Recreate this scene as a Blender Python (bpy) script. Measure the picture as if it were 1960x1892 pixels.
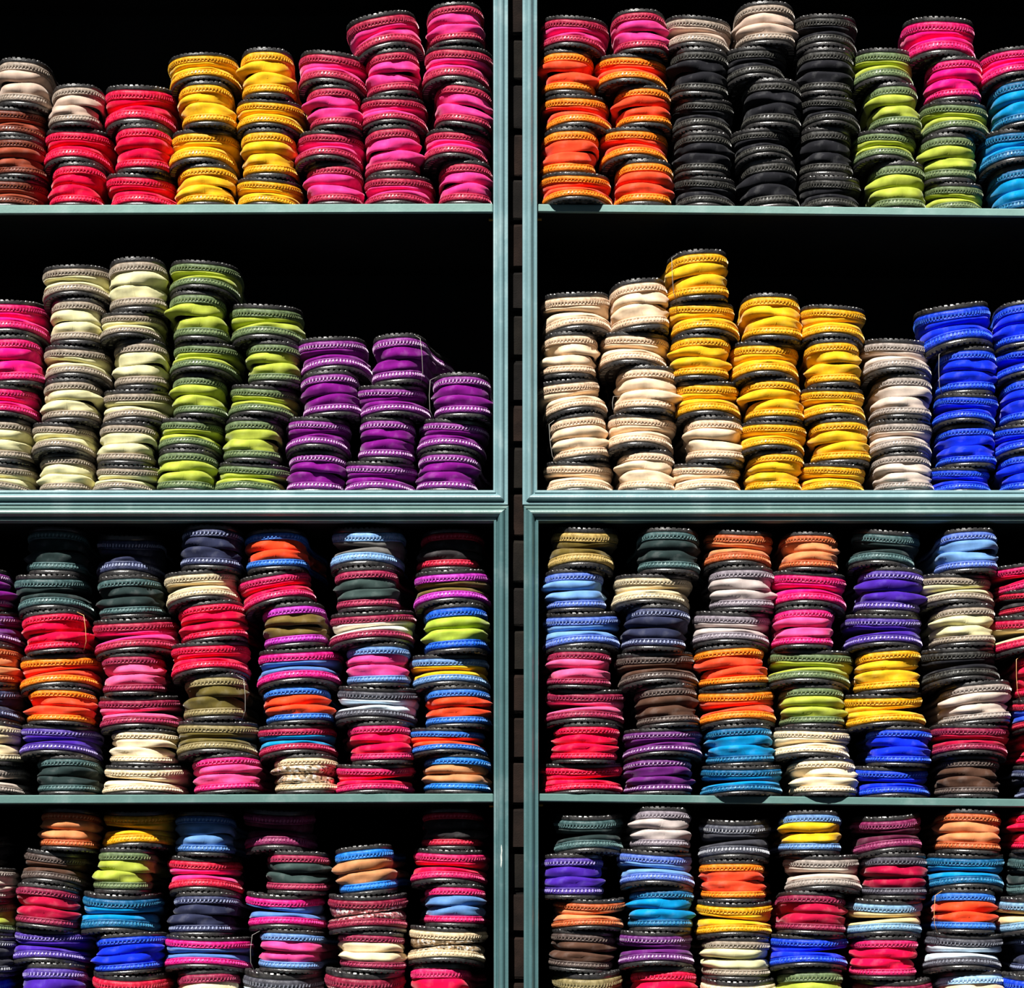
import bpy, math, random
from mathutils import Vector, Matrix, noise

for o in list(bpy.data.objects):
    bpy.data.objects.remove(o, do_unlink=True)
scene = bpy.context.scene
COL = scene.collection

# ------------------------------------------------------------------ camera, world, sun, exposure
S = 0.000675          # metres per photograph pixel on the plane of the cabinet fronts
DIST = 3.6            # camera distance to that plane
HZ = 1880.0           # photograph row of the eye level
EYE = 1.55            # eye height above the ground
W_PX, H_PX = 1960, 1892

cam_d = bpy.data.cameras.new('camera')
cam = bpy.data.objects.new('camera', cam_d)
COL.objects.link(cam)
cam_d.sensor_fit = 'HORIZONTAL'
cam_d.sensor_width = 36.0
cam_d.lens = 36.0 * DIST / (W_PX * S)
cam_d.shift_x = 0.0
cam_d.shift_y = (HZ - H_PX / 2) / W_PX
cam_d.clip_start = 0.05
cam.location = (0, -DIST, EYE)
cam.rotation_euler = (math.pi / 2, 0, 0)
scene.camera = cam

world = bpy.data.worlds.new('world')
scene.world = world
world.use_nodes = True
bg = world.node_tree.nodes['Background']
bg.inputs['Color'].default_value = (0.62, 0.78, 1.0, 1)
bg.inputs['Strength'].default_value = 0.06

SUN_EL, SUN_AZ = math.radians(48), math.radians(17)     # above the horizon, to the left of the shop front's normal
sun_d = bpy.data.lights.new('sun', 'SUN')
sun_d.energy = 8.2
sun_d.angle = math.radians(0.6)
sun_d.color = (1.0, 0.965, 0.9)
sun = bpy.data.objects.new('sun', sun_d)
COL.objects.link(sun)
to_sun = Vector((-math.sin(SUN_AZ) * math.cos(SUN_EL), -math.cos(SUN_AZ) * math.cos(SUN_EL), math.sin(SUN_EL)))
sun.rotation_euler = to_sun.to_track_quat('Z', 'Y').to_euler()
sun.location = (-2, -4, 6)

vs = scene.view_settings
vs.view_transform = 'Standard'
vs.look = 'None'
vs.exposure = 0.0
vs.gamma = 1.0
vs.use_curve_mapping = False


def WX(px, y=0.0):
    return (px - W_PX / 2) * S * (DIST + y) / DIST


def WZ(py, y=0.0):
    return EYE + (HZ - py) * S * (DIST + y) / DIST


# ------------------------------------------------------------------ helpers
def lin(c):
    def f(v):
        v /= 255.0
        return v / 12.92 if v <= 0.04045 else ((v + 0.055) / 1.055) ** 2.4
    return tuple(f(v) for v in c) + (1.0,)


def mesh_obj(name, verts, faces, mat=None, parent=None, smooth=False):
    me = bpy.data.meshes.new(name)
    me.from_pydata([tuple(v) for v in verts], [], faces)
    me.update()
    if smooth:
        me.polygons.foreach_set('use_smooth', [True] * len(me.polygons))
    if mat:
        me.materials.append(mat)
    o = bpy.data.objects.new(name, me)
    COL.objects.link(o)
    if parent:
        o.parent = parent
    return o


def make_mesh(name, verts, faces, smooth=False):
    me = bpy.data.meshes.new(name)
    me.from_pydata([tuple(v) for v in verts], [], faces)
    me.update()
    if smooth:
        me.polygons.foreach_set('use_smooth', [True] * len(me.polygons))
    me.materials.append(None)
    return me


def box_data(x0, x1, y0, y1, z0, z1, b=0.0):
    """box with chamfered edges (b) as verts, faces"""
    if b <= 0:
        v = [(x, y, z) for z in (z0, z1) for y in (y0, y1) for x in (x0, x1)]
        f = [(0, 2, 3, 1), (4, 5, 7, 6), (0, 1, 5, 4), (2, 6, 7, 3), (0, 4, 6, 2), (1, 3, 7, 5)]
        return v, f
    v, idx = [], {}
    for sx in (0, 1):
        for sy in (0, 1):
            for sz in (0, 1):
                X = (x0, x1)[sx]; Y = (y0, y1)[sy]; Z = (z0, z1)[sz]
                ix = X + (b if sx == 0 else -b); iy = Y + (b if sy == 0 else -b); iz = Z + (b if sz == 0 else -b)
                for k, p in enumerate(((X, iy, iz), (ix, Y, iz), (ix, iy, Z))):
                    idx[(sx, sy, sz, k)] = len(v); v.append(p)
    f = []
    for s in (0, 1):
        q = [(0, 0), (1, 0), (1, 1), (0, 1)]
        f.append([idx[(s, a, c, 0)] for a, c in q]); f.append([idx[(a, s, c, 1)] for a, c in q]); f.append([idx[(a, c, s, 2)] for a, c in q])
    for a in (0, 1):
        for c in (0, 1):
            f.append([idx[(a, c, 0, 0)], idx[(a, c, 1, 0)], idx[(a, c, 1, 1)], idx[(a, c, 0, 1)]])
            f.append([idx[(a, 0, c, 0)], idx[(a, 1, c, 0)], idx[(a, 1, c, 2)], idx[(a, 0, c, 2)]])
            f.append([idx[(0, a, c, 1)], idx[(1, a, c, 1)], idx[(1, a, c, 2)], idx[(0, a, c, 2)]])
            for d in (0, 1):
                f.append([idx[(a, c, d, 0)], idx[(a, c, d, 1)], idx[(a, c, d, 2)]])
    me = bpy.data.meshes.new('tmp'); me.from_pydata(v, [], f)
    import bmesh
    bm = bmesh.new(); bm.from_mesh(me)
    fs = list({fc for fc in bm.faces})
    bmesh.ops.recalc_face_normals(bm, faces=fs)
    v = [tuple(w.co) for w in bm.verts]; f = [[w.index for w in fc.verts] for fc in bm.faces]
    bm.free(); bpy.data.meshes.remove(me)
    return v, f


def empty(name, loc):
    o = bpy.data.objects.new(name, None)
    o.empty_display_size = 0.02
    COL.objects.link(o)
    o.location = loc
    return o


# ------------------------------------------------------------------ materials
def nodes_of(name):
    m = bpy.data.materials.new(name)
    m.use_nodes = True
    nt = m.node_tree
    return m, nt, nt.nodes['Principled BSDF']


def noise_node(nt, scale, detail=3, vec=None, rough=0.5):
    n = nt.nodes.new('ShaderNodeTexNoise')
    n.inputs['Scale'].default_value = scale
    n.inputs['Detail'].default_value = detail
    n.inputs['Roughness'].default_value = rough
    if vec is not None:
        nt.links.new(vec, n.inputs['Vector'])
    return n


def obj_coords(nt, scale=(1, 1, 1)):
    tc = nt.nodes.new('ShaderNodeTexCoord')
    mp = nt.nodes.new('ShaderNodeMapping')
    mp.inputs['Scale'].default_value = scale
    nt.links.new(tc.outputs['Object'], mp.inputs['Vector'])
    return mp.outputs['Vector']


def ramp(nt, fac, stops):
    r = nt.nodes.new('ShaderNodeValToRGB')
    while len(r.color_ramp.elements) < len(stops):
        r.color_ramp.elements.new(0.5)
    for e, (p, c) in zip(r.color_ramp.elements, stops):
        e.position = p; e.color = c
    nt.links.new(fac, r.inputs['Fac'])
    return r


def bump(nt, h, strength, dist, bsdf):
    b = nt.nodes.new('ShaderNodeBump')
    b.inputs['Strength'].default_value = strength
    b.inputs['Distance'].default_value = dist
    nt.links.new(h, b.inputs['Height'])
    nt.links.new(b.outputs['Normal'], bsdf.inputs['Normal'])


def mul(c, k):
    return tuple(min(1.0, v * k) for v in c[:3]) + (1.0,)


def towards(c, w, t):
    return tuple(a + (b - a) * t for a, b in zip(c[:3], w)) + (1.0,)


_mats = {}


def velvet(rgb):
    key = ('v',) + tuple(rgb)
    if key in _mats:
        return _mats[key]
    m, nt, b = nodes_of('velvet')
    c = lin(rgb)
    vec = obj_coords(nt)
    n = noise_node(nt, 55, 4, vec)
    r = ramp(nt, n.outputs['Fac'], [(0.32, mul(c, 0.78)), (0.52, c), (0.72, towards(mul(c, 1.12), (1, 1, 1), 0.06))])
    nt.links.new(r.outputs['Color'], b.inputs['Base Color'])
    b.inputs['Roughness'].default_value = 0.92
    b.inputs['Specular IOR Level'].default_value = 0.12
    b.inputs['Sheen Weight'].default_value = 0.45 if max(rgb) > 90 else 0.15
    b.inputs['Sheen Roughness'].default_value = 0.35
    b.inputs['Sheen Tint'].default_value = towards(c, (1, 1, 1), 0.55)
    f = noise_node(nt, 900, 2, vec)
    bump(nt, f.outputs['Fac'], 0.12, 0.0006, b)
    _mats[key] = m
    return m


def ribbon(rgb):
    key = ('r',) + tuple(rgb)
    if key in _mats:
        return _mats[key]
    m, nt, b = nodes_of('ribbon_edging')
    c = lin(rgb)
    vec = obj_coords(nt)
    n = noise_node(nt, 160, 4, vec, 0.65)
    r = ramp(nt, n.outputs['Fac'], [(0.33, mul(c, 0.6)), (0.5, c), (0.7, towards(mul(c, 1.15), (1, 1, 1), 0.05))])
    nt.links.new(r.outputs['Color'], b.inputs['Base Color'])
    b.inputs['Roughness'].default_value = 0.52
    b.inputs['Specular IOR Level'].default_value = 0.35
    f = noise_node(nt, 420, 3, vec)
    bump(nt, f.outputs['Fac'], 0.5, 0.0012, b)
    _mats[key] = m
    return m


def thread(rgb):
    key = ('t',) + tuple(rgb)
    if key in _mats:
        return _mats[key]
    m, nt, b = nodes_of('stitch_thread')
    c = lin(rgb)
    vec = obj_coords(nt)
    n = noise_node(nt, 300, 2, vec)
    r = ramp(nt, n.outputs['Fac'], [(0.3, mul(c, 0.85)), (0.7, c)])
    nt.links.new(r.outputs['Color'], b.inputs['Base Color'])
    b.inputs['Roughness'].default_value = 0.35
    _mats[key] = m
    return m


def sequin(rgb):
    key = ('s',) + tuple(rgb)
    if key in _mats:
        return _mats[key]
    m, nt, b = nodes_of('sequin_fabric')
    c = lin(rgb)
    vec = obj_coords(nt)
    v = nt.nodes.new('ShaderNodeTexVoronoi')
    v.inputs['Scale'].default_value = 330
    nt.links.new(vec, v.inputs['Vector'])
    sep = nt.nodes.new('ShaderNodeSeparateColor')
    nt.links.new(v.outputs['Color'], sep.inputs['Color'])
    r = ramp(nt, sep.outputs['Red'], [(0.1, mul(c, 0.18)), (0.5, c), (0.78, towards(c, (1, 1, 1), 0.25)), (0.9, (1, 0.98, 0.93, 1))])
    nt.links.new(r.outputs['Color'], b.inputs['Base Color'])
    b.inputs['Metallic'].default_value = 0.35
    b.inputs['Roughness'].default_value = 0.28
    bump(nt, sep.outputs['Green'], 0.9, 0.003, b)
    _mats[key] = m
    return m


def rubber():
    m, nt, b = nodes_of('black_rubber')
    vec = obj_coords(nt)
    n = noise_node(nt, 140, 4, vec, 0.6)
    r = ramp(nt, n.outputs['Fac'], [(0.35, lin((26, 25, 26))), (0.65, lin((58, 56, 56)))])
    nt.links.new(r.outputs['Color'], b.inputs['Base Color'])
    b.inputs['Roughness'].default_value = 0.34
    b.inputs['Specular IOR Level'].default_value = 0.9
    f = noise_node(nt, 500, 3, vec)
    bump(nt, f.outputs['Fac'], 0.35, 0.001, b)
    return m


def teal_paint(rgb, worn):
    m, nt, b = nodes_of('teal_painted_wood')
    c = lin(rgb)
    vec = obj_coords(nt, (1, 1, 1))
    n = noise_node(nt, 14, 5, vec, 0.6)
    r = ramp(nt, n.outputs['Fac'], [(0.3, mul(c, 0.82)), (0.55, c), (0.78, towards(c, (0.8, 0.9, 0.9), worn))])
    nt.links.new(r.outputs['Color'], b.inputs['Base Color'])
    b.inputs['Roughness'].default_value = 0.36
    b.inputs['Specular IOR Level'].default_value = 0.55
    f = noise_node(nt, 260, 4, vec)
    bump(nt, f.outputs['Fac'], 0.18, 0.001, b)
    return m


def flat_paint(name, rgb, rough=0.8, scale=9.0, var=0.6):
    m, nt, b = nodes_of(name)
    c = lin(rgb)
    vec = obj_coords(nt)
    n = noise_node(nt, scale, 5, vec)
    r = ramp(nt, n.outputs['Fac'], [(0.3, mul(c, var)), (0.7, mul(c, 1.25))])
    nt.links.new(r.outputs['Color'], b.inputs['Base Color'])
    b.inputs['Roughness'].default_value = rough
    b.inputs['Specular IOR Level'].default_value = 0.2
    f = noise_node(nt, scale * 12, 4, vec)
    bump(nt, f.outputs['Fac'], 0.3, 0.003, b)
    return m


M_RUBBER = rubber()
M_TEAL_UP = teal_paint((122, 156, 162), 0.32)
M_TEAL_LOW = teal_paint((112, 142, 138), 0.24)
M_STILE_LOW_DIM = teal_paint((76, 110, 113), 0.16)  # rails' teal darkened: the dimmer light on these front faces is in the colour
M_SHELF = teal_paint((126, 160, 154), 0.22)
M_SHELF_LOW_DIM = teal_paint((94, 128, 124), 0.2)  # upper shelf teal darkened, dimmer light at the lower shelves put into the colour
M_INNER = flat_paint('black_paint_and_shade', (20, 24, 25), 0.85, 6, 0.6)
M_BRASS, _nt, _b = nodes_of('brass')
_n = noise_node(_nt, 200, 2, obj_coords(_nt))
_r = ramp(_nt, _n.outputs['Fac'], [(0.3, lin((120, 90, 40))), (0.7, lin((170, 130, 60)))])
_nt.links.new(_r.outputs['Color'], _b.inputs['Base Color'])
_b.inputs['Metallic'].default_value = 0.8
_b.inputs['Roughness'].default_value = 0.4
M_MORTAR = flat_paint('dark_mortar', (20, 17, 15), 0.95, 60, 0.5)
M_BRICKS = [flat_paint('old_brick', c, 0.95, 45, 0.45) for c in ((28, 19, 15), (24, 20, 16), (32, 21, 16), (20, 16, 14))]


# ------------------------------------------------------------------ brick pier and wall behind the cabinets
rnd = random.Random(11)
v, f = box_data(-3.0, 3.0, 0.36, 0.42, 0.0, 4.2)
wall = mesh_obj('wall_back', v, f, M_MORTAR)
wall['kind'] = 'structure'
px0, px1 = 950.0, 1024.0
v, f = box_data(WX(px0), WX(px1), 0.036, 0.359, WZ(2050), WZ(-260))
pier = mesh_obj('wall_center', v, f, M_MORTAR)
pier['kind'] = 'structure'
zb = WZ(2050)
k = 0
while zb < WZ(-240):
    hb = 0.056 + rnd.uniform(-0.004, 0.009)
    d = rnd.uniform(0.024, 0.031)
    v, f = box_data(WX(px0) + 0.002, WX(px1) - 0.002, d, 0.1, zb + 0.003, zb + hb - 0.003, 0.003)
    v = [(a + rnd.uniform(-.001, .001), b + rnd.uniform(-.0012, .0012), c + rnd.uniform(-.0012, .0012)) for a, b, c in v]
    mesh_obj('brick', v, f, M_BRICKS[rnd.randrange(4)], pier)
    zb += hb
    k += 1

# ------------------------------------------------------------------ display cabinets
# moulding: (fraction across the width from the outer edge, depth of the face)
PROFILE = [(0.0, 0.026), (0.0, 0.0045), (0.02, 0.0035), (0.17, 0.0035), (0.19, 0.0048), (0.23, 0.0050), (0.26, 0.0036), (0.30, 0.0012),
           (0.38, -0.0010), (0.47, -0.0018), (0.56, -0.0012), (0.64, 0.0008), (0.72, 0.0040), (0.76, 0.0064), (0.80, 0.0068), (0.82, 0.0056),
           (0.84, 0.0050), (0.97, 0.0054), (1.0, 0.0064), (1.0, 0.026)]


def frame_piece(name, A, B, inward, w, mat, parent):
    """moulded bar with mitred ends from outer corner A to outer corner B (x, z); inward = unit vector towards the opening"""
    A = Vector((A[0], 0, A[1])); B = Vector((B[0], 0, B[1]))
    t = (B - A).normalized(); n = Vector((inward[0], 0, inward[1]))
    verts, faces = [], []
    NS = 2
    for (u, y) in PROFILE:
        for q, s in ((A, 1), (B, -1)):
            p = q + n * (u * w) + t * (s * u * w)
            verts.append((p.x, y, p.z))
    m = len(PROFILE)
    for i in range(m):
        j = (i + 1) % m
        faces.append((2 * i, 2 * i + 1, 2 * j + 1, 2 * j))
    faces.append([2 * i for i in range(m)][::-1]); faces.append([2 * i + 1 for i in range(m)])
    c = (A + B) / 2
    verts = [(x - c.x, y, z - c.z) for x, y, z in verts]
    o = mesh_obj(name, verts, faces, mat, parent)
    import bmesh
    bm = bmesh.new(); bm.from_mesh(o.data); bmesh.ops.recalc_face_normals(bm, faces=bm.faces[:]); bm.to_mesh(o.data); bm.free()
    o.location = c - parent.location
    return o


DEPTH = 0.335


def cabinet(label, L, R, T, B, w, mat, shelf=None, stile_mat=None, lip_mat=None):
    """outer frame edges in pixels of the front plane"""
    x0, x1, z1, z0 = WX(L), WX(R), WZ(T), WZ(B)
    wm = w * S
    root = empty('display_cabinet', ((x0 + x1) / 2, 0.02, z0))
    root['label'] = label
    root['category'] = 'cabinet'
    root['group'] = 'teal display cabinets'
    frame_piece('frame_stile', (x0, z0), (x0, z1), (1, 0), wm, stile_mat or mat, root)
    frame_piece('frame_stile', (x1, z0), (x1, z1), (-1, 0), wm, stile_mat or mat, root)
    frame_piece('frame_rail', (x0, z0), (x1, z0), (0, 1), wm, mat, root)
    frame_piece('frame_rail', (x0, z1), (x1, z1), (0, -1), wm, mat, root)
    ix0, ix1, iz0, iz1 = x0 + wm, x1 - wm, z0 + wm, z1 - wm
    t = 0.012
    yb = 0.0262

    def part(name, a, b, c, d, e, g, m):
        v, f = box_data(a, b, c, d, e, g)
        v = [(p - root.location.x, q - root.location.y, r - root.location.z) for p, q, r in v]
        return mesh_obj(name, v, f, m, root)
    part('side_panel', ix0 - t, ix0 - 0.0005, yb, DEPTH, iz0 - t, iz1 + t, M_INNER)
    part('side_panel', ix1 + 0.0005, ix1 + t, yb, DEPTH, iz0 - t, iz1 + t, M_INNER)
    part('bottom_panel', ix0, ix1, yb, DEPTH, iz0 - t, iz0, M_INNER)
    part('top_panel', ix0, ix1, yb, DEPTH, iz1, iz1 + t, M_INNER)
    part('back_panel', ix0 - t, ix1 + t, DEPTH, DEPTH + 0.008, iz0 - t, iz1 + t, M_INNER)
    if shelf:
        xa, ya, xb, y_b, th = shelf                     # top edge through (xa, ya) and (xb, y_b), thickness
        slope = (y_b - ya) / (xb - xa)
        za = WZ(ya + slope * ((ix0 / S + 980) - xa)); zc = WZ(ya + slope * ((ix1 / S + 980) - xa))
        ln = ix1 - ix0 - 0.001
        v, f = box_data(-ln / 2, ln / 2, 0.006, DEPTH - 0.012, -th * S + 0.0004, -0.0002)
        o = mesh_obj('shelf', v, f, M_INNER, root)  # black instead of teal: shade below the shelf put into the board's colour
        v, f = box_data(-ln / 2, ln / 2, 0.0, 0.006, -th * S, 0, 0.0013)
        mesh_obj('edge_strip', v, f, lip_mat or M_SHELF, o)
        o.location = Vector(((ix0 + ix1) / 2, 0.0105, (za + zc) / 2)) - root.location
        o.rotation_euler = (0, math.atan2(za - zc, ln), 0)
        for xx, zz in ((ix0, za), (ix1, zc)):
            sgn = 1 if xx == ix0 else -1
            vv, ff = [], []
            n = 10
            for q in range(2):
                for a in range(n):
                    an = 2 * math.pi * a / n
                    vv.append((sgn * q * 0.006, 0.0024 * math.cos(an), 0.0024 * math.sin(an)))
            for a in range(n):
                ff.append((a, (a + 1) % n, n + (a + 1) % n, n + a))
            ff.append(list(range(n))[::-1]); ff.append(list(range(n, 2 * n)))
            p = mesh_obj('shelf_pin', vv, ff, M_BRASS, root)
            p.location = Vector((xx, 0.034, zz - th * S - 0.0026)) - root.location
    return root


cabinet('teal painted upper display cabinet on the left, holding pink, yellow and purple slippers', -230, 972.5, -170, 965.5, 28.5, M_TEAL_UP, (0, 388, 940, 385, 17.5))
cabinet('teal painted upper display cabinet on the right, holding orange, black and beige slippers', 1000, 2190, -170, 965.5, 28.5, M_TEAL_UP, (1030, 386, 1960, 395, 15.5))
lower_left = cabinet('teal painted lower display cabinet on the left, filled with mixed colour slippers', -230, 973.5, 967.5, 1985, 28.5, M_TEAL_LOW, (0, 1521.5, 940, 1518.5, 17), M_STILE_LOW_DIM, M_SHELF_LOW_DIM)
cabinet('teal painted lower display cabinet on the right, filled with mixed colour slippers', 1002.5, 2190, 967.5, 1985, 28.5, M_TEAL_LOW, (1033, 1518.5, 1960, 1529, 15.5), M_STILE_LOW_DIM, M_SHELF_LOW_DIM)

pts = [(0, 0), (.9, 6), (1.6, 14), (1.2, 24), (2.0, 33), (1.0, 41), (.2, 45), (-.8, 40), (-.6, 30), (-1.8, 22), (-1.2, 12), (-1.5, 5)]
vv = [(x * S, 0, z * S) for x, z in pts] + [(x * S, 0.0012, z * S) for x, z in pts]
nn = len(pts)
ff = [list(range(nn)), list(range(nn, 2 * nn))[::-1]] + [(i, (i + 1) % nn, nn + (i + 1) % nn, nn + i) for i in range(nn)]
chip = mesh_obj('paint_scratch', vv, ff, flat_paint('bare_primer', (196, 206, 202), 0.7, 80, 0.7), lower_left)
chip.location = Vector((WX(959.5), -0.0022, WZ(1662))) - lower_left.location
chip['label'] = 'pale scratch through the teal paint'

# ------------------------------------------------------------------ slipper meshes (heel at y = 0, toe at y = LEN, sole down at z = 0)
LEN = 0.245
HALF = [(0, 0), (0.019, 0.0045), (0.0300, 0.0185), (0.0345, 0.042), (0.0335, 0.080), (0.0362, 0.115), (0.0418, 0.150), (0.0442, 0.180),
        (0.0412, 0.209), (0.0310, 0.231), (0.0155, 0.2425), (0, 0.245)]


def outline(n, mirror):
    right = [(x, y) for x, y in HALF]
    left = [(-x * 0.97, y) for x, y in HALF[1:-1]][::-1]
    pts = right + left
    pts = [(x + 0.005 * max(0, (y - 0.1) / 0.145) ** 2, y) for x, y in pts]
    if mirror:
        pts = [(-x, y) for x, y in pts][::-1]
    pts = [Vector(p) for p in pts]
    m = len(pts)
    dense = []
    for i in range(m):
        p0, p1, p2, p3 = pts[i - 1], pts[i], pts[(i + 1) % m], pts[(i + 2) % m]
        for s in range(24):
            t = s / 24
            dense.append(0.5 * ((2 * p1) + (p2 - p0) * t + (2 * p0 - 5 * p1 + 4 * p2 - p3) * t * t + (3 * p1 - p0 - 3 * p2 + p3) * t ** 3))
    cum = [0.0]
    for i in range(len(dense)):
        cum.append(cum[-1] + (dense[(i + 1) % len(dense)] - dense[i]).length)
    tot = cum[-1]
    # start at the heel tip
    k0 = min(range(len(dense)), key=lambda i: dense[i].y)
    out = []
    i = 0
    for j in range(n):
        s = (cum[k0] + tot * j / n) % tot
        lo, hi = 0, len(dense)
        while hi - lo > 1:
            md = (lo + hi) // 2
            if cum[md] <= s:
                lo = md
            else:
                hi = md
        t = (s - cum[lo]) / max(1e-9, cum[lo + 1] - cum[lo])
        out.append(dense[lo].lerp(dense[(lo + 1) % len(dense)], t))
    nrm = []
    for j in range(n):
        d = out[(j + 1) % n] - out[j - 1]
        nv = Vector((d.y, -d.x)).normalized()
        nrm.append(nv)
    # outward orientation
    c = Vector((0, LEN / 2))
    if sum((out[j] - c).dot(nrm[j]) for j in range(n)) < 0:
        nrm = [-q for q in nrm]
    return out, nrm


def spine(p):
    return Vector((0.002, min(max(p.y, 0.05), LEN - 0.05)))


def droop(p):
    """sole edges of the toe half curl slightly away from the foot"""
    t = max(0.0, min(1.0, (p.y - 0.13) / 0.06))
    return -0.0028 * t * (p.x / 0.044) ** 2


def ring_mesh(name, rings, close_first=None, close_last=None, smooth=True):
    n = len(rings[0])
    verts = [p for r in rings for p in r]
    faces = []
    for a in range(len(rings) - 1):
        for j in range(n):
            k = (j + 1) % n
            faces.append((a * n + j, a * n + k, (a + 1) * n + k, (a + 1) * n + j))
    if close_first:
        c = len(verts); verts.append(close_first)
        for j in range(n):
            faces.append((c, (j + 1) % n, j))
    if close_last:
        c = len(verts); verts.append(close_last)
        b = (len(rings) - 1) * n
        for j in range(n):
            faces.append((c, b + j, b + (j + 1) % n))
    import bmesh
    me = make_mesh(name, verts, faces, smooth)
    bm = bmesh.new(); bm.from_mesh(me); bmesh.ops.recalc_face_normals(bm, faces=bm.faces[:]); bm.to_mesh(me); bm.free()
    return me


Z_SOLE, Z_WELT = 0.0062, 0.0158
FAB_H, FAB_T = 0.0142, 0.0060        # height of the fabric above the edging at heel and toe
NOM_H, NOM_T = 2 * (Z_WELT + FAB_H), 2 * (Z_WELT + FAB_T)


def sole_mesh(mirror):
    LUG = 84
    n = LUG * 4
    P, N = outline(n, mirror)
    rng = random.Random(3 + mirror)
    depth = [rng.uniform(0.0000, 0.0007) for _ in range(LUG)]
    def ring(off, z, lug=False):
        r = []
        for j in range(n):
            o, zz = off, z
            if lug:
                ph = j % 4
                if ph == 3:
                    o -= 0.0012; zz = 0.0017
                else:
                    zz = depth[j // 4] + z
            p = P[j] + N[j] * o
            r.append((p.x, p.y, zz + droop(P[j])))
        return r
    def inner(t, z, mod=0):
        r = []
        for j in range(n):
            p = P[j].lerp(spine(P[j]), t)
            zz = z if not mod or (j // mod) % 2 else z + 0.0012
            r.append((p.x, p.y, zz + droop(P[j]) * (1 - t)))
        return r
    rings = [ring(-0.004, Z_SOLE + 0.0006), ring(0.0012, Z_SOLE + 0.0002), ring(0.0022, Z_SOLE - 0.0008), ring(0.0026, 0.0042), ring(0.0025, 0.0020), ring(0.0024, 0.0013, True),
             ring(0.0016, 0.0, True), ring(-0.0050, 0.0001, True), ring(-0.0062, 0.0020)]
    rings += [inner(0.22, 0.0020), inner(0.24, 0.0003, 6), inner(0.36, 0.0003, 6), inner(0.38, 0.0018), inner(0.52, 0.0018), inner(0.54, 0.0004, 6), inner(0.68, 0.0004, 6), inner(0.70, 0.0018), inner(0.98, 0.0018)]
    return ring_mesh('sole', rings, smooth=False)


def welt_mesh(mirror):
    n = 150
    P, N = outline(n, mirror)
    prof = [(-0.003, Z_SOLE), (0.0016, Z_SOLE + 0.0002), (0.0030, Z_SOLE + 0.0012), (0.0035, Z_SOLE + 0.0028), (0.0035, Z_SOLE + 0.0046), (0.0029, Z_SOLE + 0.0060),
            (0.0016, Z_SOLE + 0.0066), (0.0021, Z_SOLE + 0.0074), (0.0027, Z_SOLE + 0.0084), (0.0023, Z_SOLE + 0.0096), (0.0008, Z_WELT + 0.0001), (-0.004, Z_WELT)]
    rings = []
    for off, z in prof:
        r = []
        for j in range(n):
            q = Vector((P[j].x * 40, P[j].y * 40, z * 120))
            w = noise.noise(q) * 0.0007
            p = P[j] + N[j] * (off + w)
            r.append((p.x, p.y, z + droop(P[j]) + noise.noise(q + Vector((9, 2, 5))) * 0.0005))
        rings.append(r)
    return ring_mesh('welt', rings)


def stitch_mesh(mirror):
    n = 132
    P, N = outline(n, mirror)
    verts, faces = [], []
    rng = random.Random(5)
    for j in range(n):
        t = Vector((-N[j].y, N[j].x))
        zc = Z_SOLE + 0.0057 + droop(P[j])
        hw, hh, sl = 0.00075, 0.00155 * rng.uniform(0.8, 1.15), 0.0004
        b = len(verts)
        for off in (0.0020, 0.0041):
            for (a, c) in ((-hw - sl, -hh), (hw - sl, -hh), (hw + sl, hh), (-hw + sl, hh)):
                e = P[j] + N[j] * (off - (0.0006 if c > 0 and off > 0.003 else 0)) + t * a
                verts.append((e.x, e.y, zc + c))
        faces += [(b, b + 1, b + 5, b + 4), (b + 1, b + 2, b + 6, b + 5), (b + 2, b + 3, b + 7, b + 6), (b + 3, b, b + 4, b + 7), (b + 4, b + 5, b + 6, b + 7), (b + 3, b + 2, b + 1, b)]
    import bmesh
    me = make_mesh('stitching', verts, faces)
    bm = bmesh.new(); bm.from_mesh(me); bmesh.ops.recalc_face_normals(bm, faces=bm.faces[:]); bm.to_mesh(me); bm.free()
    return me


#            outward offset, height fraction
HEEL_PROF = [(-0.001, -0.12), (0.0006, 0.04), (0.0024, 0.20), (0.0034, 0.42), (0.0032, 0.64), (0.0018, 0.84), (-0.0008, 0.97), (-0.0036, 1.00), (-0.0060, 0.93), (-0.0074, 0.70), (-0.0080, 0.30), (-0.0082, -0.2)]
CRISP_PROF = [(-0.001, -0.12), (0.0006, 0.04), (0.0018, 0.20), (0.0022, 0.42), (0.0020, 0.64), (0.0014, 0.84), (0.0004, 0.98), (-0.0010, 1.04), (-0.0026, 1.00), (-0.0036, 0.70), (-0.0042, 0.30), (-0.0044, -0.2)]
#            lerp towards the middle, outward offset, height fraction
TOE_PROF = [(0, -0.001, -0.2), (0, 0.0010, 0.05), (0, 0.0018, 0.25), (0, 0.0016, 0.48), (0.01, 0.0006, 0.70), (0.05, 0.0, 0.88), (0.14, 0, 0.98), (0.28, 0, 1.0), (0.45, 0, 1.0), (0.65, 0, 1.0), (0.85, 0, 1.0), (1.0, 0, 1.0)]


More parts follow.
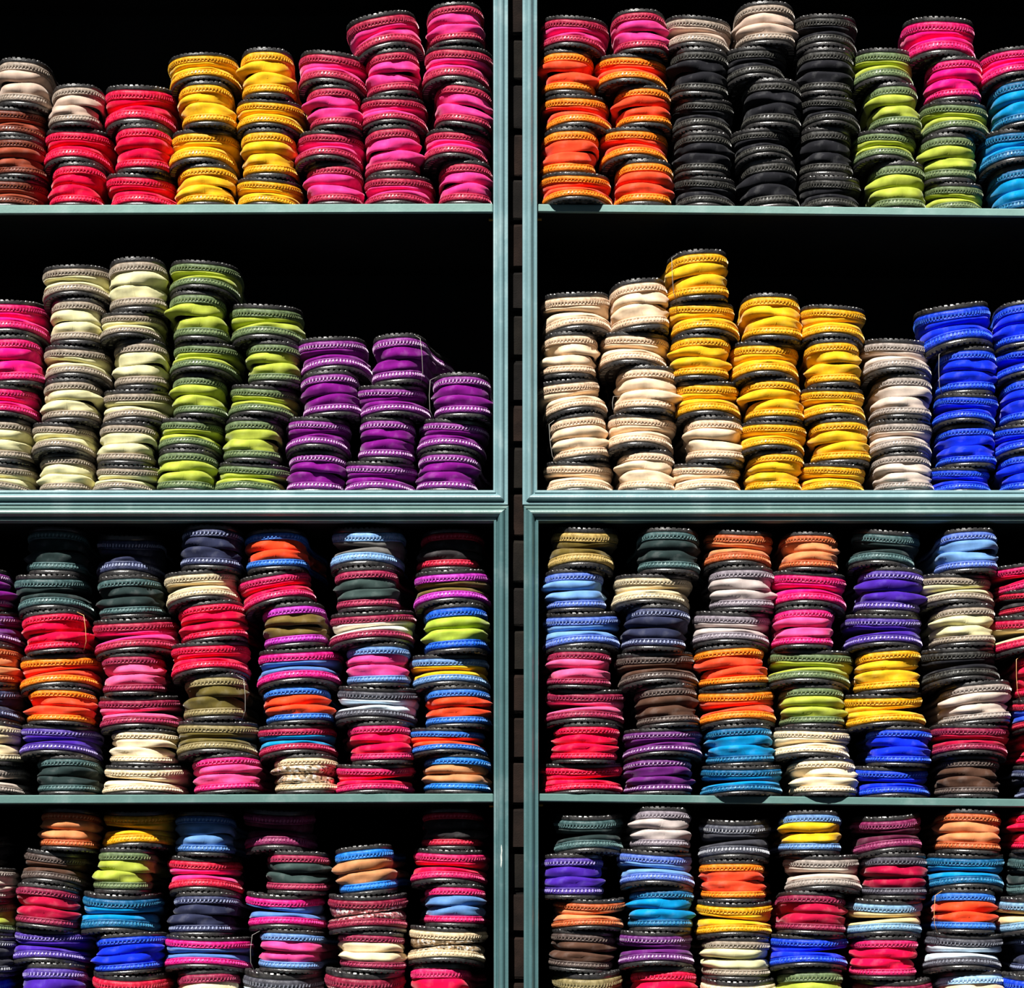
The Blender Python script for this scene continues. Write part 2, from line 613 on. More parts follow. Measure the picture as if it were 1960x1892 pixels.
def upper_mesh(mirror, seed):
    n = 120
    P, N = outline(n, mirror)
    rng = random.Random(seed * 7 + mirror)
    sh = Vector((rng.uniform(0, 50), rng.uniform(0, 50), rng.uniform(0, 50)))
    lean = rng.uniform(-0.0018, 0.0018)
    taper = rng.uniform(-0.02, 0.15)
    shear = rng.uniform(-0.0065, 0.0065)
    cross = rng.uniform(-0.75, 0.75)
    puff = rng.uniform(0.75, 1.25)
    crisp = rng.choice((0, 0, 1))
    ear_side = rng.choice((-1, 1)); ear = rng.uniform(0.001, 0.0062); ear_z = rng.uniform(0.4, 0.8)
    rings = []
    for k in range(len(HEEL_PROF)):
        r = []
        for j in range(n):
            p0 = P[j]
            b = max(0.0, min(1.0, (p0.y - 0.095) / 0.06)); b = b * b * (3 - 2 * b)
            hgt = FAB_H + (FAB_T - FAB_H) * max(0.0, min(1.0, p0.y / LEN))
            low = noise.noise(Vector((p0.x * 22, p0.y * 22, 0)) + sh)
            sag = 1.03 - 0.22 * max(0.0, low + 0.1)
            o, hf = (CRISP_PROF if crisp else HEEL_PROF)[k]
            o = o * puff if o > 0 else o
            amp = math.sin(math.pi * max(0.0, min(1.0, hf)))
            w = noise.noise(Vector((p0.x * 34, p0.y * 34, hf * 1.6)) + sh) * 0.0044 * (0.35 + amp)
            ph = p0 + N[j] * (o + w + lean * amp * (1 if p0.x > 0 else -1))
            if p0.x * ear_side > 0:
                ph = ph + N[j] * ear * math.exp(-((p0.y - 0.026) / 0.014) ** 2) * math.exp(-((hf - ear_z) / 0.3) ** 2)
            up = max(0.0, min(1.0, hf)) * max(0.0, 1 - p0.y / 0.12)
            ph = Vector((ph.x * (1 - taper * up) + shear * up, ph.y))
            zh = Z_WELT + hgt * hf * sag * (1 + 0.14 * cross * p0.x / 0.034 * up)
            a, o2, tf = TOE_PROF[k]
            w2 = noise.noise(Vector((p0.x * 45, p0.y * 45, tf * 1.5 + 7)) + sh) * 0.0028 * (1 if 0.1 < tf < 0.95 else 0.2)
            pt = p0.lerp(spine(p0), a) + N[j] * (o2 + w2)
            zt = Z_WELT + hgt * tf * (1 + cross * p0.x / 0.044 * b) * (1 - 0.25 * max(0.0, noise.noise(Vector((p0.x * 30, p0.y * 30, 3)) + sh)) * (1 if tf > 0.5 else 0))
            p = ph.lerp(pt, b)
            r.append((p.x, p.y, zh + (zt - zh) * b + droop(p0) * (1 if k < 4 else 0.4)))
        rings.append(r)
    return ring_mesh('slipper', rings), rings


def seam_mesh(rings):
    """thin raised seam down the middle of the heel"""
    verts, faces = [], []
    ks = range(1, 9)
    for k in ks:
        p = Vector(rings[k][0])
        out = Vector((0, -1, 0.5 if k > 5 else 0)).normalized()
        for dx, do in ((-0.0007, -0.0004), (0, 0.00035), (0.0007, -0.0004)):
            q = p + out * do
            verts.append((q.x + dx, q.y, q.z))
    m = len(list(ks))
    for i in range(m - 1):
        for c in range(2):
            a = i * 3 + c
            faces.append((a, a + 1, a + 4, a + 3))
    return make_mesh('heel_seam', verts, faces, True)


NVAR = 12
SOLE = [sole_mesh(False), sole_mesh(True)]
WELT = [welt_mesh(False), welt_mesh(True)]
STITCH = [stitch_mesh(False), stitch_mesh(True)]
UPPER = [[], []]
SEAM = [[], []]
for mir in (0, 1):
    for s in range(NVAR):
        me, rg = upper_mesh(bool(mir), s + 1)
        UPPER[mir].append(me); SEAM[mir].append(seam_mesh(rg))

# ------------------------------------------------------------------ colours: code -> (words, upper, edging, thread, sequins)
C = {
    'tp': ('pale taupe', (206, 180, 162), (158, 142, 128), (200, 188, 176)),
    'br': ('copper brown', (150, 70, 48), (112, 52, 36), (160, 92, 66)),
    'rd': ('crimson red', (236, 2, 62), (226, 4, 62), (255, 90, 130)),
    'yl': ('golden yellow', (240, 186, 30), (230, 162, 8), (255, 216, 90)),
    'mg': ('magenta with rose edging', (240, 58, 140), (170, 32, 66), (226, 92, 128)),
    'og': ('vermilion with orange edging', (250, 76, 42), (246, 128, 18), (255, 180, 70)),
    'bk': ('black', (30, 30, 35), (40, 39, 37), (112, 110, 104)),
    'lm': ('lime with olive edging', (172, 184, 68), (96, 114, 76), (156, 172, 124)),
    'mk': ('hot pink', (244, 14, 124), (214, 8, 96), (255, 110, 180)),
    'tb': ('turquoise blue', (0, 136, 196), (8, 92, 140), (110, 190, 225)),
    'cr': ('cream with taupe edging', (224, 218, 168), (150, 136, 120), (206, 196, 180)),
    'pu': ('bright purple', (118, 12, 122), (130, 44, 134), (235, 195, 238)),
    'sd': ('pale sand', (240, 212, 178), (222, 190, 160), (246, 226, 200)),
    'gy': ('pinkish grey', (212, 194, 180), (156, 144, 136), (206, 198, 190)),
    'bl': ('cobalt blue', (8, 44, 226), (10, 60, 210), (110, 160, 255)),
    'dg': ('dark bottle green', (38, 52, 52), (60, 88, 90), (140, 172, 172)),
    'vt': ('blue violet', (68, 32, 156), (76, 52, 146), (190, 176, 240)),
    'nv': ('navy blue', (44, 48, 74), (54, 60, 94), (170, 180, 214)),
    'pk': ('pink with wine edging', (242, 94, 146), (148, 28, 66), (206, 96, 136)),
    'ce': ('plain cream', (250, 230, 192), (236, 214, 178), (252, 240, 214)),
    'st': ('pale straw', (232, 212, 168), (200, 184, 152), (240, 228, 200)),
    'ol': ('olive khaki', (98, 86, 40), (140, 126, 84), (196, 184, 140)),
    'pp': ('bubblegum pink', (246, 80, 146), (226, 22, 116), (255, 140, 190)),
    'ob': ('orange with azure edging', (246, 72, 34), (44, 110, 206), (120, 176, 244)),
    'rr': ('crimson with raspberry edging', (238, 2, 70), (208, 24, 96), (246, 110, 150)),
    'km': ('khaki with orchid edging', (112, 92, 46), (186, 44, 178), (236, 140, 232)),
    'bm': ('denim blue with magenta edging', (84, 124, 190), (222, 18, 128), (250, 110, 180)),
    'tr': ('aqua with raspberry edging', (10, 140, 196), (176, 30, 74), (220, 100, 140)),
    'sq': ('gold sequinned', (206, 176, 136), (220, 196, 158), (240, 226, 196)),
    'gb': ('grey with pale blue edging', (110, 108, 106), (120, 164, 214), (190, 216, 244)),
    'gw': ('dark green with wine edging', (56, 72, 70), (158, 36, 76), (216, 110, 140)),
    'ww': ('white with wine edging', (244, 236, 220), (150, 30, 70), (206, 100, 134)),
    'pb': ('pink with light blue edging', (238, 70, 144), (96, 136, 196), (170, 200, 240)),
    'wk': ('ice white with charcoal edging', (216, 232, 244), (70, 70, 80), (176, 180, 196)),
    'kr': ('black with red edging', (48, 44, 46), (190, 20, 56), (240, 100, 120)),
    'lb': ('lime with royal blue edging', (174, 196, 66), (8, 84, 206), (100, 160, 240)),
    'yb': ('yellow with slate blue edging', (242, 190, 30), (96, 136, 190), (170, 204, 240)),
    'nb': ('tan with azure edging', (196, 134, 90), (24, 120, 218), (110, 180, 250)),
    'og2': ('olive with gold edging', (100, 84, 36), (178, 150, 84), (230, 208, 150)),
    'db': ('denim light blue', (110, 156, 214), (84, 112, 200), (190, 210, 246)),
    'dr': ('dark brown', (84, 58, 46), (76, 62, 58), (160, 146, 138)),
    'dp': ('deep plum purple', (98, 28, 110), (104, 44, 116), (214, 180, 222)),
    'tn': ('apricot tan', (222, 138, 88), (186, 88, 44), (236, 170, 120)),
    'lg': ('lilac grey', (196, 182, 178), (134, 124, 134), (220, 212, 220)),
    'wn': ('dark wine red', (178, 14, 58), (134, 24, 62), (206, 96, 130)),
    'rc': ('cream with crimson edging', (228, 208, 160), (196, 14, 66), (240, 110, 140)),
    'br2': ('blue with red edging', (20, 70, 200), (190, 30, 60), (236, 110, 130)),
    'sb': ('slate blue', (96, 140, 196), (64, 110, 176), (170, 206, 240)),
    'mr': ('pink with scarlet edging', (244, 50, 136), (206, 20, 58), (246, 110, 130)),
    'cw': ('ivory with wine edging', (244, 222, 180), (140, 28, 66), (200, 100, 130)),
    'bp': ('steel blue with pink edging', (92, 134, 190), (224, 20, 100), (250, 120, 170)),
    'ws': ('wine sequinned', (206, 120, 124), (140, 26, 58), (206, 100, 124)),
    'ch': ('charcoal', (58, 58, 66), (76, 78, 90), (200, 202, 210)),
    'wc': ('crimson with charcoal edging', (170, 8, 56), (66, 62, 74), (160, 160, 172)),
    'cb': ('straw with pale blue edging', (226, 204, 150), (120, 160, 190), (190, 214, 236)),
    'pc': ('peach with ice blue edging', (240, 206, 168), (156, 196, 232), (214, 234, 250)),
    'pl': ('plum', (90, 30, 56), (130, 34, 84), (214, 130, 170)),
}
SEQ = {'sq', 'ws'}

# ------------------------------------------------------------------ the stacks: x0, x1, top row, end facing out, colour, roll
H, T = 'H', 'T'
BAYS = []
# (shelf words, base row at x=0 and x=1960, [ (depth of the stack front, [pairs from the top]) ... ])
BAYS.append(('topmost left shelf', lambda x: 388 - 3 * x / 940, [
    (.026, [(-18, 87, 110, H, 'tp', 3), (-44, 88, 203, T, 'br', 1), (-26, 79, 260, H, 'br', 1), (-50, 85, 338, T, 'br', 0)]),
    (.024, [(88, 193, 158, H, 'tp', -1), (77, 212, 241, T, 'rd', 0), (89, 196, 308, H, 'rd', 0)]),
    (.024, [(194, 334, 160, T, 'rd', 0), (212, 322, 236, H, 'rd', 0), (196, 333, 330, T, 'rd', 1)]),
    (.022, [(319, 459, 97, T, 'yl', -3), (338, 446, 151, H, 'yl', -1), (319, 455, 243, T, 'yl', -1), (335, 453, 310, H, 'yl', -1)]),
    (.022, [(457, 562, 88, H, 'yl', 0), (445, 581, 187, T, 'yl', 1), (456, 563, 244, H, 'yl', 0), (449, 581, 339, T, 'yl', 2)]),
    (.022, [(563, 702, 93, T, 'mg', 4), (582, 690, 160, H, 'mg', 0), (563, 701, 246, T, 'mg', 1), (581, 692, 307, H, 'mg', 0)]),
    (.020, [(673, 815, 18, T, 'mg', -10), (702, 807, 92, H, 'mg', -5), (687, 821, 180, T, 'mg', -1), (700, 808, 237, H, 'mg', -3), (693, 830, 332, T, 'mg', 0)]),
    (.020, [(822, 934, 2, H, 'mg', -3), (806, 942, 83, T, 'mg', 1), (826, 940, 154, H, 'mg', 6), (807, 941, 242, T, 'mg', 2), (835, 941, 302, H, 'mg', 1)]),
]))
BAYS.append(('topmost right shelf', lambda x: 386 + 9 * (x - 1030) / 930, [
    (.020, [(1035, 1171, 28, T, 'mg', 2), (1032, 1140, 92, H, 'og', 1), (1040, 1176, 178, T, 'og', 0), (1036, 1149, 241, H, 'og', -1), (1036, 1178, 328, T, 'og', 0)]),
    (.022, [(1170, 1280, 15, H, 'mg', -1), (1143, 1290, 99, T, 'og', 1), (1179, 1291, 161, H, 'og', 0), (1152, 1289, 240, T, 'og', 0), (1178, 1292, 302, H, 'og', 0)]),
    (.024, [(1277, 1414, 28, T, 'tp', 3), (1282, 1398, 89, H, 'bk', 2), (1290, 1412, 184, T, 'bk', 1), (1290, 1402, 249, H, 'bk', 1), (1296, 1422, 334, T, 'bk', 2)]),
    (.024, [(1406, 1525, 0, H, 'tp', -1), (1390, 1518, 85, T, 'bk', -2), (1416, 1533, 147, H, 'bk', 1), (1403, 1525, 241, T, 'bk', -3), (1423, 1536, 301, H, 'bk', -3)]),
    (.034, [(1522, 1650, 23, T, 'bk', 0), (1526, 1637, 89, H, 'bk', 1), (1535, 1655, 181, T, 'bk', 1), (1533, 1639, 241, H, 'bk', 1), (1537, 1660, 334, T, 'bk', 1)]),
    (.036, [(1641, 1769, 88, T, 'lm', 0), (1667, 1771, 154, H, 'lm', -1), (1642, 1771, 246, T, 'lm', 1), (1667, 1779, 304, H, 'lm', 0)]),
    (.036, [(1744, 1890, 28, T, 'mk', 0), (1774, 1884, 107, H, 'mk', -2), (1775, 1911, 191, T, 'lm', 1), (1770, 1880, 253, H, 'lm', 0), (1779, 1901, 347, T, 'lm', 0)]),
    (.034, [(1891, 2026, 84, T, 'mk', -5), (1906, 2016, 145, H, 'tb', -6), (1889, 2025, 242, T, 'tb', -4), (1909, 2018, 311, H, 'tb', -5)]),
]))
BAYS.append(('second left shelf', lambda x: 938.5, [
    (.022, [(-52, 82, 571, T, 'mk', 0), (-32, 78, 639, H, 'mk', -1), (-62, 72, 735, T, 'mk', 1), (-60, 51, 797, H, 'cr', 1), (-70, 62, 884, T, 'cr', 3)]),
    (.022, [(67, 204, 504, T, 'cr', -2), (82, 190, 567, H, 'cr', 0), (77, 210, 659, T, 'cr', 1), (72, 187, 722, H, 'cr', -1), (50, 176, 806, T, 'cr', 1), (62, 168, 865, H, 'cr', 0)]),
    (.020, [(204, 318, 490, H, 'cr', -2), (189, 315, 595, T, 'cr', -1), (213, 318, 647, H, 'cr', -1), (189, 323, 744, T, 'cr', -1), (178, 293, 804, H, 'cr', 1), (170, 300, 889, T, 'cr', 1)]),
    (.020, [(315, 455, 495, T, 'lm', 2), (321, 432, 554, H, 'lm', 1), (320, 455, 652, T, 'lm', 1), (325, 431, 711, H, 'lm', 1), (292, 421, 798, T, 'lm', 1), (293, 411, 856, H, 'lm', 1)]),
    (.020, [(435, 580, 580, T, 'lm', 1), (462, 570, 650, H, 'lm', 1), (430, 565, 735, T, 'lm', 2), (424, 538, 796, H, 'lm', 1), (408, 553, 885, T, 'lm', 2)]),
    (.020, [(568, 707, 641, T, 'pu', -3), (571, 687, 707, H, 'pu', -3), (548, 676, 796, T, 'pu', 1), (541, 657, 860, H, 'pu', 1)]),
    (.020, [(703, 809, 637, H, 'pu', -3), (683, 826, 735, T, 'pu', -1), (680, 790, 796, H, 'pu', 1), (653, 798, 882, T, 'pu', 1)]),
    (.020, [(824, 938, 710, H, 'pu', 0), (801, 939, 800, T, 'pu', 2), (792, 914, 860, H, 'pu', 1)]),
]))
BAYS.append(('second right shelf', lambda x: 938.5, [
    (.018, [(1041, 1178, 557, T, 'sd', -3), (1038, 1148, 633, H, 'sd', -1), (1044, 1171, 722, T, 'sd', -6), (1060, 1170, 789, H, 'sd', -5), (1040, 1176, 882, T, 'sd', 0)]),
    (.018, [(1176, 1290, 530, H, 'sd', -5), (1147, 1286, 632, T, 'sd', 1), (1175, 1297, 697, H, 'sd', 1), (1167, 1306, 789, T, 'sd', 1), (1180, 1292, 856, H, 'sd', 1)]),
    (.018, [(1292, 1411, 476, H, 'yl', -3), (1284, 1420, 574, T, 'yl', 0), (1287, 1405, 638, H, 'yl', 0), (1291, 1425, 727, T, 'yl', 0), (1308, 1423, 795, H, 'sd', 1), (1290, 1431, 886, T, 'sd', 0)]),
    (.018, [(1420, 1538, 558, H, 'yl', 1), (1405, 1543, 650, T, 'yl', 0), (1424, 1542, 720, H, 'yl', 0), (1418, 1556, 803, T, 'yl', 0), (1432, 1543, 860, H, 'yl', 0)]),
    (.020, [(1537, 1670, 582, T, 'yl', 2), (1544, 1652, 647, H, 'yl', -1), (1543, 1672, 740, T, 'yl', 0), (1552, 1668, 799, H, 'yl', -1), (1542, 1674, 886, T, 'yl', 1)]),
    (.022, [(1655, 1795, 645, T, 'gy', 1), (1679, 1795, 713, H, 'gy', 1), (1667, 1794, 800, T, 'gy', -1), (1675, 1792, 863, H, 'gy', 0)]),
    (.022, [(1769, 1920, 578, T, 'bl', -7), (1801, 1915, 661, H, 'bl', -1), (1797, 1923, 752, T, 'bl', 1), (1801, 1914, 810, H, 'bl', -1), (1790, 1915, 893, T, 'bl', 0)]),
    (.022, [(1913, 2025, 572, H, 'bl', -4), (1920, 2054, 661, T, 'bl', -2), (1927, 2037, 717, H, 'bl', -2), (1915, 2050, 809, T, 'bl', -2), (1918, 2028, 863, H, 'bl', -1)]),
]))
BAYS.append(('third left shelf', lambda x: 1521.5 - 3 * x / 940, [
    (.026, [(-112, 12, 1085, H, 'pu', 0), (-118, 32, 1168, T, 'dp', 1), (-102, 22, 1231, H, 'tn', 0), (-114, 36, 1312, T, 'nv', 1), (-95, 30, 1379, H, 'st', 1), (-112, 40, 1464, T, 'gy', 1)]),
    (.028, [(44, 162, 1006, H, 'dg', 1), (22, 167, 1098, T, 'dg', -1), (37, 164, 1167, H, 'rd', -4), (31, 189, 1251, T, 'og', -3), (44, 176, 1313, H, 'og', 1), (30, 186, 1387, T, 'vt', 1), (59, 178, 1444, H, 'dg', 0)]),
    (.024, [(178, 306, 1022, T, 'nv', 0), (176, 300, 1099, H, 'dg', -2), (173, 340, 1183, T, 'mg', -3), (187, 310, 1248, H, 'pk', -1), (177, 338, 1332, T, 'pk', -1), (197, 328, 1394, H, 'ce', 1), (190, 354, 1466, T, 'ce', 0)]),
    (.012, [(334, 455, 1003, H, 'nv', 1), (317, 463, 1089, T, 'st', -4), (340, 471, 1149, H, 'rd', -5), (326, 480, 1227, T, 'rd', -3), (346, 468, 1287, H, 'ol', -2), (334, 495, 1379, T, 'ol', 0), (363, 495, 1442, H, 'pp', -3)]),
    (.020, [(465, 588, 1010, H, 'ob', -2), (465, 610, 1091, T, 'rr', -9), (502, 626, 1152, H, 'km', -4), (491, 656, 1239, T, 'bm', -3), (502, 634, 1308, H, 'ob', -2), (493, 647, 1386, T, 'tr', -2), (518, 643, 1442, H, 'sq', -1)]),
    (.012, [(628, 770, 1008, T, 'gb', -1), (638, 762, 1083, H, 'gw', -2), (632, 798, 1169, T, 'ww', -3), (661, 785, 1229, H, 'pb', -1), (636, 796, 1315, T, 'wk', 1), (666, 790, 1380, H, 'rr', -1), (643, 799, 1463, T, 'rr', -1)]),
    (.024, [(800, 924, 1010, H, 'kr', -1), (788, 938, 1089, T, 'km', -3), (808, 933, 1153, H, 'lb', -3), (785, 941, 1251, T, 'yb', -1), (805, 933, 1311, H, 'ob', -1), (785, 941, 1392, T, 'ob', 0), (807, 938, 1441, H, 'nb', 1)]),
]))
BAYS.append(('third right shelf', lambda x: 1518.5 + 10.5 * (x - 1033) / 927, [
    (.006, [(1058, 1190, 1009, T, 'og2', 0), (1044, 1162, 1087, H, 'db', -1), (1043, 1196, 1171, T, 'db', -2), (1046, 1172, 1239, H, 'pk', 1), (1046, 1204, 1319, T, 'pk', 0), (1056, 1186, 1383, H, 'rd', 0), (1038, 1204, 1462, T, 'rd', -1)]),
    (.005, [(1222, 1344, 1008, H, 'dg', 1), (1178, 1334, 1097, T, 'st', 0), (1195, 1320, 1155, H, 'nv', 1), (1182, 1342, 1246, T, 'dr', -2), (1215, 1338, 1308, H, 'dr', -3), (1197, 1355, 1392, T, 'dp', -2), (1202, 1335, 1446, H, 'dp', -1)]),
    (.009, [(1352, 1488, 1014, T, 'tn', 1), (1358, 1487, 1082, H, 'lg', 0), (1328, 1484, 1170, T, 'lg', 1), (1337, 1474, 1233, H, 'og', -3), (1341, 1494, 1317, T, 'og', -2), (1361, 1491, 1385, H, 'tb', -2), (1350, 1512, 1466, T, 'tb', -1)]),
    (.010, [(1492, 1606, 1016, H, 'tn', 1), (1487, 1640, 1093, T, 'mk', 2), (1489, 1608, 1158, H, 'pp', 0), (1472, 1641, 1242, T, 'lm', 1), (1493, 1621, 1308, H, 'lm', 0), (1487, 1645, 1392, T, 'ce', 1), (1515, 1647, 1448, H, 'ce', 0)]),
    (.006, [(1632, 1766, 1014, T, 'dg', 3), (1639, 1767, 1083, H, 'vt', 2), (1629, 1784, 1175, T, 'vt', 0), (1642, 1770, 1237, H, 'yl', -3), (1628, 1793, 1327, T, 'yl', -2), (1656, 1784, 1389, H, 'bl', 1), (1648, 1800, 1468, T, 'bl', 0)]),
    (.006, [(1802, 1922, 1009, H, 'db', -2), (1772, 1924, 1097, T, 'cr', 0), (1790, 1915, 1154, H, 'cr', -2), (1777, 1935, 1237, T, 'bk', -3), (1813, 1952, 1302, H, 'gy', -4), (1793, 1950, 1385, T, 'wn', 0), (1802, 1924, 1444, H, 'dr', 0)]),
    (.009, [(1920, 2065, 1072, T, 'rr', -8), (1930, 2070, 1126, T, 'kr', -3), (1917, 2068, 1174, T, 'rc', -4), (1951, 2070, 1244, H, 'rd', -2), (1946, 2096, 1338, T, 'br2', -2), (1966, 2080, 1394, H, 'rd', 0), (1960, 2095, 1468, T, 'nv', 0)]),
]))
BAYS.append(('lowest left shelf', lambda x: 1956.5, [
    (.030, [(-130, 7, 1602, T, 'bk', 1), (-110, 13, 1658, H, 'gy', 1), (-130, 14, 1726, T, 'lm', 0), (-106, 14, 1790, H, 'ch', 1), (-130, 8, 1870, T, 'bl', 0)]),
    (.034, [(62, 178, 1546, H, 'tn', 2), (30, 160, 1629, T, 'dr', 5), (14, 139, 1691, H, 'wn', 5), (12, 158, 1779, T, 'vt', 1), (29, 153, 1842, H, 'vt', 1)]),
    (.036, [(192, 334, 1552, T, 'yl', -1), (176, 290, 1622, H, 'lm', 1), (147, 302, 1712, T, 'tb', 1), (170, 304, 1786, H, 'bl', -3), (167, 318, 1866, T, 'mr', 1)]),
    (.038, [(332, 450, 1552, H, 'sb', 1), (315, 459, 1640, T, 'mr', 1), (316, 444, 1706, H, 'nv', 0), (303, 473, 1793, T, 'bm', 1), (332, 455, 1854, H, 'cw', -2)]),
    (.036, [(465, 606, 1550, T, 'pl', 1), (505, 628, 1628, H, 'gw', 1), (466, 619, 1713, T, 'bm', 1), (480, 606, 1778, H, 'pb', 2), (458, 622, 1863, T, 'wk', 1)]),
    (.018, [(645, 760, 1617, H, 'nb', -5), (628, 785, 1715, T, 'ws', -1), (642, 772, 1782, H, 'cw', 2), (618, 778, 1862, T, 'ws', 1)]),
    (.034, [(802, 922, 1546, H, 'kr', 0), (786, 936, 1626, T, 'rr', 1), (807, 926, 1690, H, 'bp', 1), (785, 941, 1775, T, 'sq', 1), (780, 898, 1842, H, 'rr', 0)]),
]))
BAYS.append(('lowest right shelf', lambda x: 1956.5, [
    (.011, [(1062, 1199, 1561, T, 'dg', -1), (1036, 1158, 1633, H, 'vt', 0), (1064, 1207, 1722, T, 'tn', 0), (1044, 1170, 1780, H, 'dr', 3), (1064, 1204, 1862, T, 'ol', -1)]),
    (.004, [(1210, 1327, 1543, H, 'lg', 1), (1189, 1337, 1629, T, 'db', 2), (1208, 1334, 1695, H, 'tb', 0), (1186, 1337, 1783, T, 'dp', 0), (1208, 1337, 1848, H, 'rd', 0)]),
    (.011, [(1341, 1482, 1570, T, 'ch', 0), (1339, 1466, 1645, H, 'og', 0), (1336, 1488, 1728, T, 'yl', 0), (1347, 1480, 1793, H, 'cr', 1), (1344, 1494, 1878, T, 'ce', 0)]),
    (.006, [(1494, 1616, 1550, H, 'yb', 0), (1503, 1654, 1636, T, 'gy', 0), (1488, 1622, 1705, H, 'wn', 2), (1479, 1637, 1790, T, 'bl', 0), (1497, 1625, 1851, H, 'lm', 0)]),
    (.009, [(1650, 1786, 1561, T, 'pl', -4), (1656, 1783, 1631, H, 'wc', 0), (1633, 1787, 1723, T, 'cb', 0), (1638, 1766, 1791, H, 'rr', 0), (1650, 1806, 1877, T, 'wn', -1)]),
    (.006, [(1796, 1924, 1548, H, 'tn', 2), (1787, 1942, 1635, T, 'tb', 0), (1791, 1915, 1700, H, 'ob', 1), (1777, 1931, 1788, T, 'wk', 1), (1802, 1930, 1857, H, 'pc', -1)]),
    (.009, [(1942, 2060, 1550, H, 'rd', 0), (1946, 2092, 1634, T, 'dg', -2), (1927, 2075, 1718, T, 'cb', -2), (1941, 2062, 1786, H, 'nv', 0), (1930, 2078, 1868, T, 'bl', 0)]),
]))

# pairs whose toes hang over the shelf edge: (shelf, stack, pair) -> front depth
OVERHANG = {('topmost right shelf', 0, 4): -0.004, ('third right shelf', 2, 6): -0.002, ('third right shelf', 3, 6): 0.006}
# pairs pushed further back than the rest of their stack
RECESS = {('lowest left shelf', 1, 0): .004, ('lowest left shelf', 2, 0): .005, ('lowest left shelf', 3, 0): .009, ('lowest left shelf', 4, 0): .014, ('lowest left shelf', 6, 0): .010,
          ('third left shelf', 1, 0): .012, ('third left shelf', 2, 0): .014, ('third left shelf', 6, 0): .010, ('third left shelf', 5, 0): .006, ('third left shelf', 4, 0): .004,
          ('lowest left shelf', 1, 1): .006, ('lowest left shelf', 3, 1): .006, ('lowest left shelf', 4, 1): .006}
# pairs that show a plastic tag loop: -> side, colour
TAGS = {('third left shelf', 1, 2): (1, 'warm'), ('second left shelf', 6, 0): (1, 'clear'), ('second left shelf', 7, 0): (-1, 'clear'),
        ('second right shelf', 0, 3): (-1, 'clear'), ('second right shelf', 1, 2): (-1, 'clear'), ('second right shelf', 2, 0): (-1, 'clear'),
        ('second right shelf', 6, 1): (-1, 'clear'), ('third left shelf', 3, 4): (1, 'clear'), ('lowest right shelf', 5, 2): (-1, 'warm'),
        ('lowest left shelf', 4, 3): (-1, 'clear'), ('third right shelf', 6, 3): (-1, 'warm')}
M_TAG = {}
for kk, cc in (('clear', (150, 148, 142)), ('warm', (226, 170, 110))):
    M_TAG[kk] = thread(cc)

ORD = ['top', 'second', 'third', 'fourth', 'fifth', 'sixth', 'seventh', 'eighth']
STK = ['leftmost', 'second', 'third', 'fourth', 'fifth', 'sixth', 'seventh', 'eighth']


def inst(name, me, mat, parent):
    o = bpy.data.objects.new(name, me)
    COL.objects.link(o)
    o.parent = parent
    o.material_slots[0].link = 'OBJECT'
    o.material_slots[0].material = mat
    return o


def tube(name, pts, r, mat, parent):
    verts, faces = [], []
    n = 6
    for i, p in enumerate(pts):
        p = Vector(p)
        d = (Vector(pts[min(i + 1, len(pts) - 1)]) - Vector(pts[max(i - 1, 0)])).normalized()
        a = d.cross(Vector((0.3, 0.9, 0.2))).normalized(); b = d.cross(a)
        for k in range(n):
            t = 2 * math.pi * k / n
            verts.append(p + a * (r * math.cos(t)) + b * (r * math.sin(t)))
    for i in range(len(pts) - 1):
        for k in range(n):
            q = (k + 1) % n
            faces.append((i * n + k, i * n + q, (i + 1) * n + q, (i + 1) * n + k))
    faces.append(list(range(n))[::-1]); faces.append([(len(pts) - 1) * n + k for k in range(n)])
    return mesh_obj(name, verts, faces, mat, parent, True)


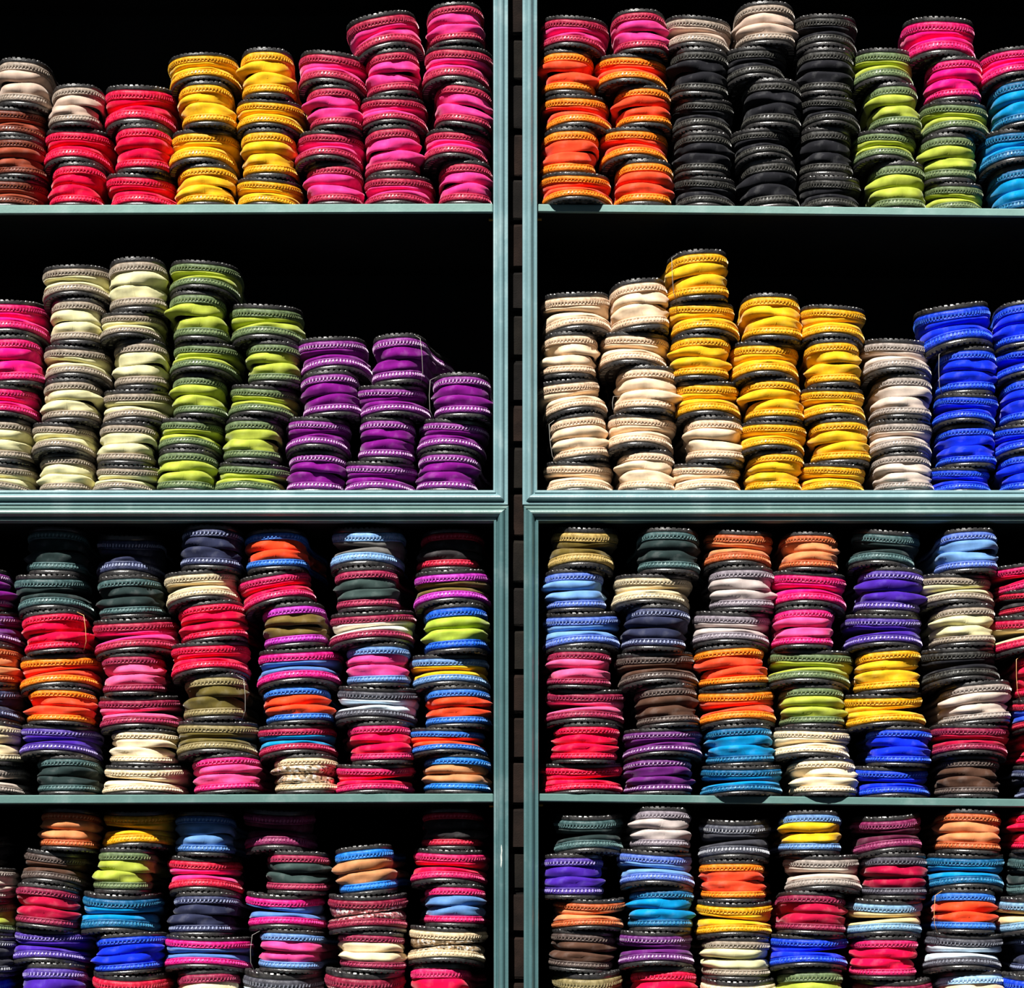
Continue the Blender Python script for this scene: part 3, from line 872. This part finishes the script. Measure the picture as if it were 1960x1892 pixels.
rnd = random.Random(2024)
count = 0
for shelf, base_row, stacks in BAYS:
    for si, (dep, pairs) in enumerate(stacks):
        n = len(pairs)
        xm = (pairs[-1][0] + pairs[-1][1]) / 2
        zf = WZ(base_row(min(max(xm, -60), 2020)))       # height of the board the stack stands on
        zbk = zf
        for i in range(n - 1, -1, -1):
            x0, x1, top, kind, col, roll = pairs[i]
            yf = dep + rnd.uniform(-0.004, 0.004) + (0.001 if kind == H else -0.001)
            yf = max(yf, 0.0035)
            if i == n - 1:
                yf = max(yf, 0.0125)
            yf = OVERHANG.get((shelf, si, i), yf)
            yf += RECESS.get((shelf, si, i), 0.0)
            zt = WZ(top + 1.5, yf)
            hf = max(0.03, zt - zf)
            nomf, nomb = (NOM_H, NOM_T) if kind == H else (NOM_T, NOM_H)
            wid = (x1 - x0) * S * (DIST + yf) / DIST
            sx = wid / (0.0765 if kind == H else 0.0955)
            sy = min(1.08, max(0.94, 0.5 + 0.5 * sx))
            sz = hf / nomf
            hb = nomb * sz
            L = LEN * sy
            hb = min(max(hb, (zf + hf) - zbk - 0.014), (zf + hf) - zbk + 0.014)
            cx = WX((x0 + x1) / 2, yf)
            root = empty('slipper_pair', (cx, yf, zf + 0.0003))
            pitch = math.atan2(zbk - zf, L)
            yaw = math.radians(rnd.uniform(-3.5, 3.5))
            if (shelf, si, i) == ('second left shelf', 6, 0):
                yaw = math.radians(-9)
            if (shelf, si, i) == ('second right shelf', 2, 0):
                yaw = math.radians(8)
            root.rotation_euler = (pitch, math.radians(roll * 1.25), yaw)
            words, cu, cwelt, cth = C[col][:4]
            up = sequin(cu) if col in SEQ else velvet(cu)
            we = ribbon(cwelt)
            th = thread(cth if col in ('pu', 'dp', 'vt', 'nv', 'ch') else tuple(int(a * 0.62 + b * 0.38) for a, b in zip(cth, cwelt)))
            ends = 'heels out' if kind == H else 'toes out'
            where = 'bottom' if i == n - 1 else ORD[i]
            if where in ('top', 'bottom'):
                root['label'] = '%s slippers, %s, at %s of %s stack, %s' % (words, ends, where, STK[si], shelf)
            else:
                root['label'] = '%s slippers, %s, %s down in %s stack, %s' % (words, ends, where, STK[si], shelf)
            root['category'] = 'slippers'
            root['group'] = 'stacked pairs of slippers'
            spin = Matrix.Identity(4) if kind == H else Matrix.Translation((0, L, 0)) @ Matrix.Rotation(math.pi, 4, 'Z')
            sc = Matrix.Diagonal((sx, sy, sz, 1))
            tilt = math.atan2(hb - hf, L)
            for upper_one in (0, 1):
                jit = Matrix.Translation((rnd.uniform(-.0028, .0028), rnd.uniform(-.002, .002) + (0.002 if upper_one else 0), 0)) @ Matrix.Rotation(math.radians(rnd.uniform(-1.6, 1.6)), 4, 'Z')
                if upper_one:
                    mtx = Matrix.Translation((0, 0, hf)) @ Matrix.Rotation(tilt, 4, 'X') @ jit @ Matrix.Rotation(math.pi, 4, 'Y') @ spin @ sc
                else:
                    mtx = jit @ spin @ sc
                mir = upper_one
                var = rnd.randrange(NVAR)
                s = inst('slipper', UPPER[mir][var], up, root)
                s.matrix_local = mtx
                inst('sole', SOLE[mir], M_RUBBER, s)
                inst('welt', WELT[mir], we, s)
                inst('stitching', STITCH[mir], th, s)
                if kind == H and col not in SEQ:
                    inst('heel_seam', SEAM[mir][var], up, s)
            tg = TAGS.get((shelf, si, i))
            if tg:
                sd, cc = tg
                hw = wid / 2
                pts = [(sd * hw * 0.80, 0.014, hf - 0.004), (sd * hw * 1.02, 0.006, hf - 0.010), (sd * hw * 1.05, 0.003, hf * 0.5), (sd * hw * 1.03, 0.004, 0.012), (sd * hw * 0.92, 0.008, 0.0015)]
                if (shelf, si, i) == ('second right shelf', 1, 2):
                    pts = [(q[0], q[1], q[2] * 0.4) for q in pts]
                tube('tag_loop', pts, 0.0004, M_TAG[cc], root)
            # the next pair rests on this one
            zbk = zbk + hb
            zf = zf + hf
            count += 1
print('slipper pairs:', count)
